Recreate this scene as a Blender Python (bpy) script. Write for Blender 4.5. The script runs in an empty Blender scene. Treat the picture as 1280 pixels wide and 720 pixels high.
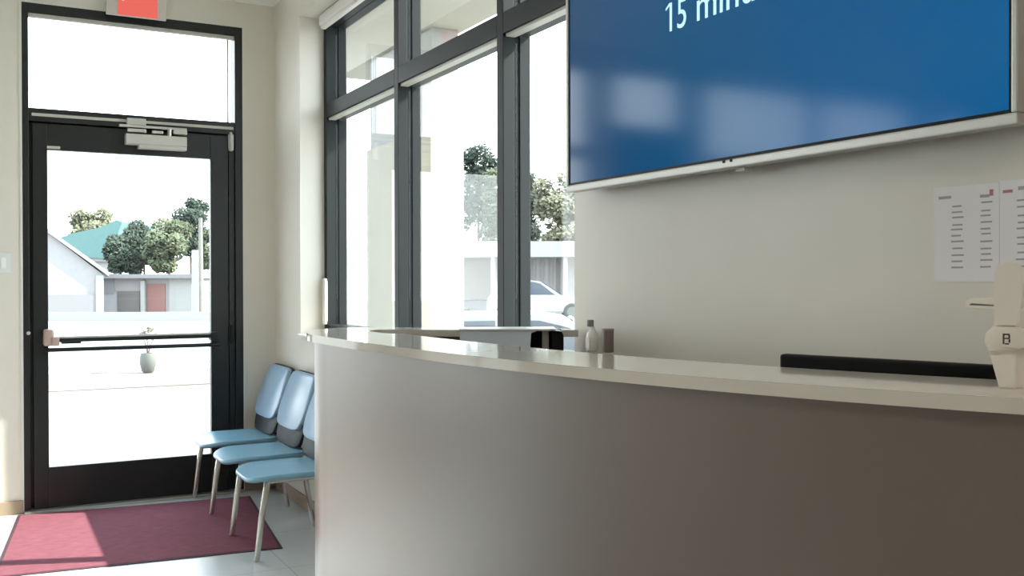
import bpy, bmesh, math, random
from mathutils import Vector, Matrix
random.seed(7)
S = bpy.context.scene
COL = S.collection
PI = math.pi

# ------------------------------------------------------------------ camera
F_PX, TH, PITCH, ROLL, H = 1217.65, 0.4962, -0.0075, -0.0021, 1.2406
fw = Vector((math.sin(TH)*math.cos(PITCH), math.cos(TH)*math.cos(PITCH), math.sin(PITCH)))
r0 = Vector((math.cos(TH), -math.sin(TH), 0)); u0 = r0.cross(fw)
R_ = r0*math.cos(ROLL)+u0*math.sin(ROLL); U_ = u0*math.cos(ROLL)-r0*math.sin(ROLL)
cam = bpy.data.cameras.new('camera'); cam.sensor_width = 36; cam.lens = F_PX*36/1280
cam.clip_start = .05; cam.clip_end = 600
co = bpy.data.objects.new('camera', cam); COL.objects.link(co)
m = Matrix((R_, U_, -fw)).transposed().to_4x4(); m.translation = (0, 0, H)
co.matrix_world = m; S.camera = co
HR = Vector((math.cos(TH), -math.sin(TH), 0)); HF = Vector((math.sin(TH), math.cos(TH), 0))
def far(right, fwd, z=0):            # point in plan, measured from where the viewer stands
    p = HR*right+HF*fwd; return Vector((p.x, p.y, z))

# ------------------------------------------------------------------ materials
def mat(name, col, rough=.5, metal=0, spec=.5, bump=0, bscale=60, var=0, vscale=6, coat=0, coatr=.08, emit=None, estr=1, stretch=None):
    m = bpy.data.materials.new(name); m.use_nodes = True
    nt = m.node_tree; b = nt.nodes['Principled BSDF']
    b.inputs['Roughness'].default_value = rough; b.inputs['Metallic'].default_value = metal
    b.inputs['Specular IOR Level'].default_value = spec; b.inputs['Coat Weight'].default_value = coat
    if coat == 1: b.inputs['Coat IOR'].default_value = 1.75; b.inputs['Coat Tint'].default_value = (1, .94, .92, 1)
    b.inputs['Coat Roughness'].default_value = coatr
    c = (*col, 1)
    tc = nt.nodes.new('ShaderNodeTexCoord')
    src = tc.outputs['Object']
    if stretch:
        mp = nt.nodes.new('ShaderNodeMapping'); mp.inputs['Scale'].default_value = stretch
        nt.links.new(src, mp.inputs['Vector']); src = mp.outputs['Vector']
    n = nt.nodes.new('ShaderNodeTexNoise'); n.inputs['Scale'].default_value = vscale; n.inputs['Detail'].default_value = 4
    nt.links.new(src, n.inputs['Vector'])
    rp = nt.nodes.new('ShaderNodeValToRGB')
    v = var if var else .015
    rp.color_ramp.elements[0].position = .3; rp.color_ramp.elements[1].position = .7
    rp.color_ramp.elements[0].color = (*[x*(1-v) for x in col], 1)
    rp.color_ramp.elements[1].color = (*[min(1, x*(1+v)) for x in col], 1)
    nt.links.new(n.outputs['Fac'], rp.inputs['Fac']); nt.links.new(rp.outputs['Color'], b.inputs['Base Color'])
    if bump:
        n2 = nt.nodes.new('ShaderNodeTexNoise'); n2.inputs['Scale'].default_value = bscale
        nt.links.new(src, n2.inputs['Vector'])
        bp = nt.nodes.new('ShaderNodeBump'); bp.inputs['Strength'].default_value = bump; bp.inputs['Distance'].default_value = .004
        nt.links.new(n2.outputs['Fac'], bp.inputs['Height']); nt.links.new(bp.outputs['Normal'], b.inputs['Normal'])
    if emit:
        b.inputs['Emission Color'].default_value = (*emit, 1); b.inputs['Emission Strength'].default_value = estr
    return m

def glass(name, tint=(.93, .96, .95)):
    m = bpy.data.materials.new(name); m.use_nodes = True; nt = m.node_tree
    for n in list(nt.nodes): nt.nodes.remove(n)
    o = nt.nodes.new('ShaderNodeOutputMaterial'); t = nt.nodes.new('ShaderNodeBsdfTransparent')
    g = nt.nodes.new('ShaderNodeBsdfGlossy'); mx = nt.nodes.new('ShaderNodeMixShader'); lw = nt.nodes.new('ShaderNodeLayerWeight')
    pw = nt.nodes.new('ShaderNodeMath'); pw.operation = 'POWER'; pw.inputs[1].default_value = 4.0
    f = nt.nodes.new('ShaderNodeMapRange'); lw.inputs['Blend'].default_value = .5
    nt.links.new(lw.outputs['Facing'], pw.inputs[0]); nt.links.new(pw.outputs[0], f.inputs['Value'])
    f.inputs['To Min'].default_value = .02; f.inputs['To Max'].default_value = .5
    t.inputs['Color'].default_value = (*tint, 1); g.inputs['Roughness'].default_value = .02
    nt.links.new(f.outputs[0], mx.inputs[0]); nt.links.new(t.outputs[0], mx.inputs[1]); nt.links.new(g.outputs[0], mx.inputs[2])
    nt.links.new(mx.outputs[0], o.inputs[0]); return m

M = {}
M['wall'] = mat('greige_wall_paint', (.73, .69, .615), .33, bump=.015, bscale=250)
M['ceil'] = mat('ceiling_paint', (.86, .84, .77), .8, bump=.05, bscale=120)
M['trim'] = mat('pale_trim', (.72, .70, .64), .4)
M['base'] = mat('tan_baseboard', (.36, .27, .20), .5, var=.06)
M['black'] = mat('black_anodised', (.018, .020, .020), .36, metal=.3)
M['dark'] = mat('dark_frame', (.017, .021, .022), .5, spec=.2)
M['alu'] = mat('satin_aluminium', (.55, .54, .50), .35, metal=.7)
M['chrome'] = mat('brushed_steel', (.62, .60, .57), .25, metal=.9)
M['white'] = mat('white_plastic', (.74, .70, .66), .4)
M['offwhite'] = mat('off_white_plastic', (.90, .85, .79), .36)
M['putty'] = mat('putty_metal', (.52, .50, .45), .45)
M['glass'] = glass('window_glass')
M['quartz'] = mat('pale_quartz', (.70, .65, .58), .07, var=.01, vscale=90)
M['taupe'] = mat('taupe_laminate', (.148, .114, .092), .38, spec=.5, coat=1, coatr=.33, var=.02, vscale=3)
M['mat'] = mat('burgundy_mat', (.205, .072, .095), .95, var=.22, vscale=30, bump=.6, bscale=120, spec=.1, stretch=(.6, 5, 1))
M['matedge'] = mat('mat_rubber_edge', (.05, .02, .03), .8)
M['bluepl'] = mat('light_blue_vinyl', (.19, .36, .47), .30, var=.04, vscale=12)
M['backpad'] = mat('pale_blue_back', (.27, .40, .54), .3, var=.04, vscale=8)
M['navy'] = mat('dark_navy_shell', (.016, .021, .028), .5, spec=.2)
M['tvblk'] = mat('black_plastic', (.004, .004, .004), .5, spec=.2)
M['silver'] = mat('silver_bezel', (.52, .51, .48), .38, metal=.45)
M['paper'] = mat('white_paper', (.88, .86, .88), .8)
M['ink'] = mat('grey_ink', (.42, .40, .42), .9)
M['redink'] = mat('red_ink', (.52, .22, .23), .9)
M['darkink'] = mat('dark_print', (.06, .055, .055), .6)
M['clear'] = mat('clear_gel_plastic', (.78, .78, .75), .12)
M['capgrey'] = mat('grey_cap', (.22, .22, .21), .4)
M['umber'] = mat('taupe_plastic', (.16, .125, .11), .4)
M['orgblue'] = mat('pale_blue_grey_panel', (.76, .87, 1.0), .35)
M['orgdark'] = mat('dark_grey_interior', (.07, .066, .06), .6)
M['orgedge'] = mat('pale_rim', (.72, .74, .73), .35)
M['exitacr'] = mat('frosted_sign_panel', (.62, .57, .52), .3)
M['exitred'] = mat('lit_red_sign_field', (.75, .12, .10), .35, emit=(1, .16, .13), estr=.42)
M['signtxt'] = mat('sign_lettering', (.95, .72, .68), .4, emit=(1, .75, .70), estr=.35)

M['stucco_in'] = mat('bright_white_plastic', (.9, .89, .86), .35)
M['diffuser'] = mat('fill_glow', (.9, .88, .82), .5, emit=(1, .90, .80), estr=3.4)  # glow of the unseen panel added over the waiting area
M['diffuser_wall'] = mat('narrow_diffuser', (.9, .88, .82), .5, emit=(1, .91, .80), estr=5.5)
M['fill_bright'] = mat('bright_fill_glow', (.9, .88, .82), .5, emit=(1, .90, .80), estr=11)  # stronger glow of the fill panel added behind the viewer
# floor: pale large tiles
def floor_mat():
    m = bpy.data.materials.new('pale_floor_tile'); m.use_nodes = True; nt = m.node_tree; b = nt.nodes['Principled BSDF']
    tc = nt.nodes.new('ShaderNodeTexCoord'); br = nt.nodes.new('ShaderNodeTexBrick')
    br.offset = 0; br.inputs['Scale'].default_value = 1
    br.inputs['Brick Width'].default_value = .61; br.inputs['Row Height'].default_value = .61
    br.inputs['Mortar Size'].default_value = .003; br.inputs['Mortar Smooth'].default_value = .3
    br.inputs['Color1'].default_value = (.56, .57, .57, 1); br.inputs['Color2'].default_value = (.545, .555, .555, 1)
    br.inputs['Mortar'].default_value = (.42, .43, .43, 1)
    nt.links.new(tc.outputs['Object'], br.inputs['Vector']); nt.links.new(br.outputs['Color'], b.inputs['Base Color'])
    b.inputs['Roughness'].default_value = .25; return m
M['floor'] = floor_mat()

def screen_mat():
    m = bpy.data.materials.new('blue_display'); m.use_nodes = True; nt = m.node_tree; b = nt.nodes['Principled BSDF']
    b.inputs['Base Color'].default_value = (0, 0, 0, 1); b.inputs['Roughness'].default_value = .11
    b.inputs['Specular IOR Level'].default_value = .31
    tc = nt.nodes.new('ShaderNodeTexCoord'); sp = nt.nodes.new('ShaderNodeSeparateXYZ')
    rp = nt.nodes.new('ShaderNodeValToRGB'); mr = nt.nodes.new('ShaderNodeMapRange')
    nt.links.new(tc.outputs['Object'], sp.inputs[0]); nt.links.new(sp.outputs['Y'], mr.inputs['Value'])
    mr.inputs['From Min'].default_value = .67; mr.inputs['From Max'].default_value = -.67
    e = rp.color_ramp.elements
    e[0].position = 0; e[0].color = (.010, .058, .150, 1); e[1].position = 1; e[1].color = (.0, .098, .278, 1)
    k = e.new(.38); k.color = (.0, .074, .195, 1)
    nt.links.new(mr.outputs[0], rp.inputs[0]); nt.links.new(rp.outputs[0], b.inputs['Emission Color'])
    b.inputs['Emission Strength'].default_value = 1; return m
M['screen'] = screen_mat()
M['scrtxt'] = mat('screen_white_text', (.1, .1, .1), .5, emit=(.55, .88, 1), estr=1.0)

# outdoors
M['concrete'] = mat('sunlit_concrete', (0.270, 0.265, 0.257), .9, var=.05, vscale=.8)
M['redkerb'] = mat('pinkish_paving', (.165, .130, .124), .9, var=.15, vscale=1.5)
M['asphalt'] = mat('pale_asphalt', (.40, .40, .39), .9, var=.06, vscale=.5)
M['stucco'] = mat('white_stucco', (0.297, 0.297, 0.290), .9)
M['cream'] = mat('cream_stucco', (0.351, 0.335, 0.290), .9, bump=.05)
M['siding'] = mat('white_siding', (.27, .262, .27), .8, var=.04)
M['siding2'] = mat('grey_siding', (.20, .196, .205), .8)
M['teal'] = mat('teal_roof', (.085, .175, .17), .6, var=.05)
M['darkwin'] = mat('dark_shop_window', (.12, .112, .108), .3)
M['reddoor'] = mat('red_door', (.20, .10, .09), .6)
M['leafA'] = mat('dark_foliage', (.060, .078, .062), .9, var=.35, vscale=1.2, spec=.1)
M['leafB'] = mat('olive_foliage', (.115, .13, .085), .9, var=.35, vscale=1.2, spec=.1)
M['leafC'] = mat('yellow_green_foliage', (.155, .155, .105), .9, var=.3, vscale=1.2, spec=.1)
M['bark'] = mat('bark', (.10, .08, .065), .9, var=.3)
M['carwhite'] = mat('white_car_paint', (0.324, 0.331, 0.338), .25, coat=.6)
M['carglass'] = mat('tinted_car_glass', (.05, .07, .10), .12)
M['tyre'] = mat('tyre_rubber', (.04, .04, .04), .8)
M['clay'] = mat('grey_green_pot', (0.115, 0.121, 0.108), .7)
M['pole'] = mat('weathered_pale_pole', (0.176, 0.173, 0.151), .8, var=.1)

# ------------------------------------------------------------------ mesh helpers
def bmn(): return bmesh.new()
def box(bm, lo, hi, bev=0, seg=2, mx=None):
    lo = Vector(lo); hi = Vector(hi)
    r = bmesh.ops.create_cube(bm, size=1)
    vs = r['verts']; s = hi-lo; c = (hi+lo)/2
    for v in vs: v.co = Vector((v.co.x*s.x, v.co.y*s.y, v.co.z*s.z))+c
    if bev:
        es = list({e for v in vs for e in v.link_edges})
        rr = bmesh.ops.bevel(bm, geom=es, offset=bev, segments=seg, affect='EDGES', profile=.6)
        vs = list({v for f in rr['faces'] for v in f.verts} | {v for v in vs if v.is_valid})
    if mx is not None: bmesh.ops.transform(bm, matrix=mx, verts=vs)
    return bm
def tube(bm, pts, rad, n=10, cap=True):
    pts = [Vector(p) for p in pts]; rings = []
    rads = rad if isinstance(rad, (list, tuple)) else [rad]*len(pts)
    prev = None
    for i, p in enumerate(pts):
        d = (pts[min(i+1, len(pts)-1)]-pts[max(i-1, 0)]).normalized()
        ref = Vector((0, 0, 1)) if abs(d.z) < .9 else Vector((1, 0, 0))
        if prev is not None:
            a = (prev-d*prev.dot(d)).normalized()
        else: a = d.cross(ref).normalized()
        prev = a; b = d.cross(a)
        rings.append([bm.verts.new(p+(a*math.cos(2*PI*k/n)+b*math.sin(2*PI*k/n))*rads[i]) for k in range(n)])
    for q, w in zip(rings, rings[1:]):
        for k in range(n): bm.faces.new((q[k], q[(k+1) % n], w[(k+1) % n], w[k]))
    if cap:
        bm.faces.new(rings[0][::-1]); bm.faces.new(rings[-1])
    return bm
def lathe(bm, prof, c=(0, 0, 0), n=24, mx=None):
    c = Vector(c); rings = []; vs = []
    for r, z in prof:
        ring = [bm.verts.new(Vector((r*math.cos(2*PI*k/n), r*math.sin(2*PI*k/n), z))+c) for k in range(n)]
        rings.append(ring); vs += ring
    for q, w in zip(rings, rings[1:]):
        for k in range(n): bm.faces.new((q[k], q[(k+1) % n], w[(k+1) % n], w[k]))
    bm.faces.new(rings[0][::-1]); bm.faces.new(rings[-1])
    if mx is not None: bmesh.ops.transform(bm, matrix=mx, verts=vs)
    return bm
def prism(bm, poly, axis, a, b, bev=0, mx=None):
    """extrude a 2D outline along an axis from a to b (x: (y,z), y: (x,z), z: (x,y))"""
    def P(p, t):
        return {'x': (t, p[0], p[1]), 'y': (p[0], t, p[1]), 'z': (p[0], p[1], t)}[axis]
    A = [bm.verts.new(P(p, a)) for p in poly]; B = [bm.verts.new(P(p, b)) for p in poly]
    fs = [bm.faces.new(A), bm.faces.new(B[::-1])]
    n = len(poly)
    for k in range(n): fs.append(bm.faces.new((A[k], B[k], B[(k+1) % n], A[(k+1) % n])))
    vs = A+B
    if bev:
        es = list({e for f in fs[:2] for e in f.edges})
        rr = bmesh.ops.bevel(bm, geom=es, offset=bev, segments=2, affect='EDGES')
        vs = list({v for f in rr['faces'] for v in f.verts} | {v for v in vs if v.is_valid})
    if mx is not None: bmesh.ops.transform(bm, matrix=mx, verts=list({v for v in vs}))
    return bm
def obj(name, bm, material, parent=None, smooth=False, origin=None, **props):
    """link as ONE mesh object; geometry is given in world space"""
    bmesh.ops.recalc_face_normals(bm, faces=bm.faces)
    me = bpy.data.meshes.new(name)
    if parent is not None: o0 = parent.location.copy()
    elif origin is not None: o0 = Vector(origin)
    else:
        xs = [v.co for v in bm.verts]
        o0 = Vector(((min(v.x for v in xs)+max(v.x for v in xs))/2, (min(v.y for v in xs)+max(v.y for v in xs))/2, min(v.z for v in xs)))
    for q in range(0): pass
    off = o0
    if parent is not None:
        p = parent
        off = Vector((0, 0, 0))
        while p is not None: off += p.location; p = p.parent
    bmesh.ops.translate(bm, vec=-off, verts=bm.verts)
    bm.to_mesh(me); bm.free()
    me.materials.append(material)
    if smooth:
        for p in me.polygons: p.use_smooth = True
        try: me.set_sharp_from_angle(angle=math.radians(38))
        except Exception: pass
    o = bpy.data.objects.new(name, me); COL.objects.link(o)
    if parent is not None: o.parent = parent
    else: o.location = o0
    for k, v in props.items(): o[k] = v
    return o
def thing(name, loc, label=None, cat=None, group=None, kind=None):
    o = bpy.data.objects.new(name, None); o.empty_display_size = .1; COL.objects.link(o); o.location = loc
    if label: o['label'] = label
    if cat: o['category'] = cat
    if group: o['group'] = group
    if kind: o['kind'] = kind
    return o
def tag(o, label, cat, group=None):
    o['label'] = label; o['category'] = cat
    if group: o['group'] = group
    return o
def struct(name, bm, m, label=None, cat=None, **k):
    o = obj(name, bm, m, **k); o['kind'] = 'structure'
    if label: o['label'] = label
    if cat: o['category'] = cat
    return o
def text_obj(name, body, size, mw, material, parent, ext=.0008, align='LEFT', sx=1):
    c = bpy.data.curves.new(name, 'FONT'); c.body = body; c.size = size; c.extrude = ext; c.align_x = align
    tmp = bpy.data.objects.new(name+'_curve', c); COL.objects.link(tmp); bpy.context.view_layer.update()
    me = bpy.data.meshes.new_from_object(tmp.evaluated_get(bpy.context.evaluated_depsgraph_get()))
    bpy.data.objects.remove(tmp); bpy.data.curves.remove(c)
    me.name = name; me.materials.clear(); me.materials.append(material)
    o = bpy.data.objects.new(name, me); COL.objects.link(o); o.parent = parent
    o.location = mw.translation-parent.location
    o.rotation_euler = mw.to_euler(); o.scale = (sx, 1, 1)
    return o

# ------------------------------------------------------------------ room shell
D = 5.825; W = 1.534; WF = 1.67; CEIL = 2.885
XL, YB = -5.4, -3.6
bm = bmn(); box(bm, (XL-.2, YB-.2, -.12), (W+.27, D+.2, 0)); struct('floor', bm, M['floor'], 'pale grey glossy tile floor of the waiting room', 'floor')
bm = bmn(); box(bm, (XL-.2, YB-.2, CEIL), (W+.27, D+.2, CEIL+.12)); struct('ceiling', bm, M['ceil'], 'plain pale ceiling of the waiting room', 'ceiling')

ZT1, ZT0, ZHEAD = 2.6834, 2.1736, 2.735
DX0, DX1 = .18, 1.344
# wall with the entrance door; openings further along it for the storefront windows
bm = bmn()
y0, y1 = D, D+.16
segs_x = [(XL-.2, -5.05), (-4.55, -4.33), (-1.88, -1.74), (-1.05, -.93), (-.05, DX0), (DX1, W+.27)]
for a, b in segs_x: box(bm, (a, y0, 0), (b, y1, CEIL))
for a, b in [(-5.05, -4.55), (-4.33, -1.88), (-1.74, -1.05), (-.93, -.05)]: box(bm, (a, y0, 2.79), (b, y1, CEIL))
for a, b, h in [(-5.05, -4.55, .75), (-4.33, -1.88, .30), (-.93, -.05, .30)]: box(bm, (a, y0, 0), (b, y1, h))
box(bm, (DX0, y0, ZHEAD), (DX1, y1, CEIL))
struct('wall_north', bm, M['wall'], 'greige wall around the black entrance door', 'wall')

SILL = .93; WY0, WY1 = 2.445, 5.286
bm = bmn()
box(bm, (W, YB-.2, 0), (W+.27, WY0, CEIL)); box(bm, (W, WY1, 0), (W+.27, D, CEIL))
box(bm, (W, WY0, 0), (W+.27, WY1, SILL)); box(bm, (W, WY0, 2.70), (W+.27, WY1, CEIL))
struct('wall_east', bm, M['wall'], 'greige wall that carries the television and the tall windows', 'wall')
bm = bmn(); box(bm, (XL-.2, YB-.2, 0), (XL, D, CEIL)); struct('wall_west', bm, M['wall'], 'greige side wall opposite the television', 'wall')
bm = bmn(); box(bm, (XL, YB-.2, 0), (W, YB, CEIL)); struct('wall_south', bm, M['wall'], 'greige back wall of the waiting room', 'wall')
bm = bmn(); box(bm, (W-.02, WY0-.0, SILL), (WF, WY1, SILL+.02), .004)
struct('trim_1', bm, M['trim'], 'pale window sill board under the tall windows', 'sill')
for nm, lo, hi in (('baseboard_north', (-.05, D-.012, 0), (DX0-.004, D, .072)), ('baseboard_corner', (DX1+.004, D-.012, 0), (W, D, .072)),
                   ('baseboard_east', (W-.012, YB, 0), (W, D-.012, .072))):
    bm = bmn(); box(bm, lo, hi, .003); struct(nm, bm, M['base'], 'tan vinyl baseboard', 'baseboard')
# thin pale bead of trim around the door frame
bm = bmn()
box(bm, (DX0-.012, D-.006, 0), (DX0, D, ZHEAD+.012)); box(bm, (DX1, D-.006, 0), (DX1+.014, D, ZHEAD+.012)); box(bm, (DX0, D-.006, ZHEAD), (DX1, D, ZHEAD+.014))
struct('trim_2', bm, M['trim'], 'thin pale bead around the black door frame', 'trim')

# ------------------------------------------------------------------ entrance door
door = thing('door_1', (.76, D, 0), 'black aluminium glass entrance door with transom window above', 'door', kind='structure')
FY0, FY1 = D-.006, D+.105
bm = bmn()
box(bm, (DX0, FY0, 0), (.212, FY1, ZHEAD), .003); box(bm, (1.30, FY0, 0), (DX1, FY1, ZHEAD), .003)
box(bm, (.212, FY0, ZT1), (1.30, FY1, ZHEAD), .003); box(bm, (.212, FY0, 2.103), (1.30, FY1, ZT0), .003)
box(bm, (.212, D+.058, 0), (.245, FY1, 2.103)); box(bm, (1.248, D+.058, 0), (1.30, FY1, 2.103)); box(bm, (1.268, FY0+.02, 0), (1.30, D+.058, 2.103)); box(bm, (.245, D+.058, 2.08), (1.248, FY1, 2.103))
obj('frame', bm, M['black'], door)
bm = bmn(); box(bm, (.212, D+.004, ZT1-.022), (1.30, D+.03, ZT1), .002); box(bm, (1.262, D+.02, ZT0), (1.270, D+.05, ZT1-.02)); obj('transom_stop', bm, M['putty'], door, label='grey glazing stop in the transom')
bm = bmn(); box(bm, (.212, D+.035, ZT0), (1.30, D+.043, ZT1)); obj('transom_pane', bm, M['glass'], door)
bm = bmn(); box(bm, (.226, FY0-.006, 2.130), (1.29, FY0+.004, 2.146), .002); obj('transom_ledge', bm, M['putty'], door, label='light grey strip on the transom bar')
LX0, LX1, LZ1 = .229, 1.262, 2.095
GX0, GX1, GZ0, GZ1 = .3026, 1.1611, .2339, 1.9539
ly0, ly1 = D+.008, D+.053
leaf = thing('door_leaf', (0, 0, 0)); leaf.parent = door; leaf.location = (-.53, 0, 0)
bm = bmn()
box(bm, (LX0, ly0, .012), (GX0, ly1, LZ1), .003); box(bm, (GX1, ly0, .012), (LX1, ly1, LZ1), .003)
box(bm, (GX0, ly0, GZ1), (GX1, ly1, LZ1), .003); box(bm, (GX0, ly0, .012), (GX1, ly1, GZ0), .003)
obj('leaf_frame', bm, M['black'], leaf)
bm = bmn(); box(bm, (GX0, ly0+.018, GZ0), (GX1, ly0+.026, GZ1)); obj('glass_pane', bm, M['glass'], leaf)
bm = bmn(); tube(bm, [(.345, D-.055, .925), (1.155, D-.055, .925)], .011, 14)
box(bm, (1.145, D-.07, .900), (1.185, ly0, .948), .006)
obj('push_bar', bm, M['dark'], leaf, smooth=True)
bm = bmn(); tube(bm, [(.33, D-.057, .940), (1.15, D-.057, .940)], .006, 10); obj('push_bar_highlight', bm, M['putty'], leaf, label='highlight on top of the push bar, made as a pale rod')  # highlight along the bar, put in as a thin pale rod
bm = bmn(); box(bm, (.36, D-.066, .905), (.46, D-.045, .925), .004); obj('latch_lever', bm, M['black'], leaf)
bm = bmn(); tube(bm, [(.285, D-.02, .872), (1.20, D-.02, .872)], .0115, 14); obj('cross_rail', bm, M['black'], leaf, smooth=True)
bm = bmn(); box(bm, (.275, D-.075, .895), (.325, ly0, .985), .014, 3); box(bm, (.31, D-.085, .895), (.352, D-.03, .945), .012, 3)
obj('latch_housing', bm, mat('pinkish_metal', (.50, .36, .32), .4, metal=.3), leaf, smooth=True, label='pinkish metal latch housing at the end of the push bar')
# closer
bm = bmn(); box(bm, (.692, D-.065, 2.005), (1.018, ly0, 2.062), .005); box(bm, (.76, D-.060, 1.985), (1.018, ly0, 2.006), .004); obj('closer_body', bm, M['putty'], leaf, label='putty coloured door closer body')
bm = bmn(); box(bm, (.66, D-.05, 2.099), (1.02, D-.03, 2.113), .003); box(bm, (.945, D-.06, 2.075), (1.02, D-.02, 2.103), .004); box(bm, (.70, D-.05, 2.113), (.80, D-.006, 2.150), .004); obj('closer_arm', bm, M['putty'], leaf)
bm = bmn(); box(bm, (.70, D-.055, 2.072), (.80, D-.01, 2.092), .003); box(bm, (.83, D-.055, 2.072), (.89, D-.01, 2.088), .003); tube(bm, [(.925, D-.05, 2.06), (.925, D-.05, 2.10)], .012, 12); obj('closer_bracket', bm, M['alu'], leaf)
bm = bmn(); box(bm, (.30, D-.003, 1.960), (.365, ly0+.001, 1.975), .001); obj('door_plate', bm, M['putty'], leaf, label='small pale plate on the top rail')
for z in (.24, .93, 2.06):
    bm = bmn(); tube(bm, [(1.276, D-.004, z-.055), (1.276, D-.004, z+.055)], .009, 12); box(bm, (1.262, D-.004, z-.05), (1.292, D+.006, z+.05), .001)
    obj('hinge', bm, M['dark'] if z < 2 else M['alu'], leaf, smooth=True)
bm = bmn(); lathe(bm, [(.008, 0), (.010, .004), (.004, .007)], n=14, mx=Matrix.Translation((.205, FY0, .965)) @ Matrix.Rotation(PI/2, 4, 'X')); obj('frame_button', bm, M['alu'], door)
bm = bmn(); box(bm, (DX0, D-.045, 0), (DX1, D+.12, .012), .003); obj('threshold', bm, M['alu'], door)

# ------------------------------------------------------------------ storefront windows
def storefront(name, lab, axis, plane, s0, s1, mull, z0, z1, trans, depth=.115, fwid=.05, pane_gap=True, m=M['dark']):
    """axis 'y': runs along y in the plane x = plane (east); axis 'x': runs along x in the plane y = plane"""
    def bx(bm, a0, a1, d0, d1, zz0, zz1, bev=.0025):
        if axis == 'y': box(bm, (plane+d0, a0, zz0), (plane+d1, a1, zz1), bev)
        else: box(bm, (a0, plane+d0, zz0), (a1, plane+d1, zz1), bev)
    loc = (plane, (s0+s1)/2, z0) if axis == 'y' else ((s0+s1)/2, plane, z0)
    t = thing(name, loc, lab, 'window', kind='structure')
    fr = bmn()
    for d0, d1, g in ((0, .046, 0), (.046, .070, .007), (.070, depth, 0)):
        bx(fr, s0, s0+fwid-g, d0, d1, z0, z1, 0); bx(fr, s1-fwid+g, s1, d0, d1, z0, z1, 0)
    bx(fr, s0+fwid, s1-fwid, 0, depth, z1-fwid, z1); bx(fr, s0+fwid, s1-fwid, 0, depth, z0, z0+fwid)
    obj('window_frame', fr, m, t)
    xs = [s0+fwid]
    for c in sorted(mull):
        b = bmn(); h = fwid/2
        bx(b, c-h, c+h, 0, .046, z0+fwid, z1-fwid); bx(b, c-h+.007, c+h-.007, .046, .070, z0+fwid, z1-fwid, 0); bx(b, c-h, c+h, .070, depth, z0+fwid, z1-fwid)
        obj('mullion', b, m, t); xs += [c-h, c+h]
    xs.append(s1-fwid)
    for i in range(0, len(xs), 2):
        a, b_ = xs[i], xs[i+1]
        zs = [z0+fwid]
        for q0, q1 in trans:
            b = bmn(); bx(b, a, b_, 0, depth, q0, q1); obj('transom_bar', b, m, t)
            b = bmn(); bx(b, a, b_, .012, .05, q0-.011, q0, .001); obj('glazing_stop', b, M['putty'], t, label='pale glazing stop under the transom bar')
            zs += [q0, q1]
        zs.append(z1-fwid)
        for k in range(0, len(zs), 2):
            b = bmn(); bx(b, a-.005, b_+.005, .055, .062, zs[k], zs[k+1], 0); obj('glass_pane', b, M['glass'], t)
    return t
win = storefront('window_1', 'tall dark framed storefront windows with a transom bar', 'y', WF, WY0, WY1, [4.203, 3.175], SILL+.02, 2.70, [(2.145, 2.222)])
# white handle / shade guide on the far frame
bm = bmn(); box(bm, (WF-.022, 5.222, 1.00), (WF-.004, 5.262, 1.255), .008, 3); box(bm, (WF-.004, 5.232, 1.02), (WF, 5.252, 1.24))
obj('window_handle', bm, M['trim'], win, smooth=True, label='pale upright handle on the far window jamb')
storefront('window_2', 'wide dark framed storefront window left of the entrance', 'x', D, -4.33, -1.88, [-3.1], .30, 2.79, [(2.12, 2.19)])
storefront('window_3', 'narrow dark framed storefront window beside the entrance', 'x', D, -.93, -.05, [], .30, 2.79, [(2.12, 2.19)])
storefront('window_4', 'narrow dark framed storefront window at the far corner', 'x', D, -5.05, -4.55, [], .75, 2.79, [(2.12, 2.19)])
d2 = thing('door_2', (-1.395, D, 0), 'solid dark side door with a transom window', 'door', kind='structure')
bm = bmn(); box(bm, (-1.74, FY0, 0), (-1.70, FY1, 2.79)); box(bm, (-1.09, FY0, 0), (-1.05, FY1, 2.79)); box(bm, (-1.70, FY0, 2.74), (-1.09, FY1, 2.79)); box(bm, (-1.70, FY0, 2.28), (-1.09, FY1, 2.37)); obj('frame', bm, M['black'], d2)
bm = bmn(); box(bm, (-1.70, D+.01, .01), (-1.09, D+.055, 2.28), .003); obj('door_panel', bm, M['dark'], d2)
bm = bmn(); box(bm, (-1.70, D+.03, 2.37), (-1.09, D+.038, 2.74)); obj('transom_pane', bm, M['glass'], d2)
bm = bmn(); tube(bm, [(-1.64, D-.05, 1.0), (-1.52, D-.05, 1.0)], .01, 10); tube(bm, [(-1.64, D-.05, 1.0), (-1.64, D+.012, 1.0)], .01, 10); obj('door_handle', bm, M['chrome'], d2, smooth=True)

# roller shade along the window head
sh = thing('roller_shade', (WF-.03, 3.9, 2.62), 'white roller shade cassette rolled up under the window head', 'window shade')
bm = bmn(); box(bm, (WF-.055, WY0+.05, 2.635), (WF-.003, 5.20, 2.697), .012, 3); obj('cassette', bm, M['white'], sh, smooth=True)
bm = bmn(); box(bm, (WF-.048, WY0+.07, 2.618), (WF-.020, 5.19, 2.637), .005); obj('bottom_rail', bm, M['white'], sh)

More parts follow.
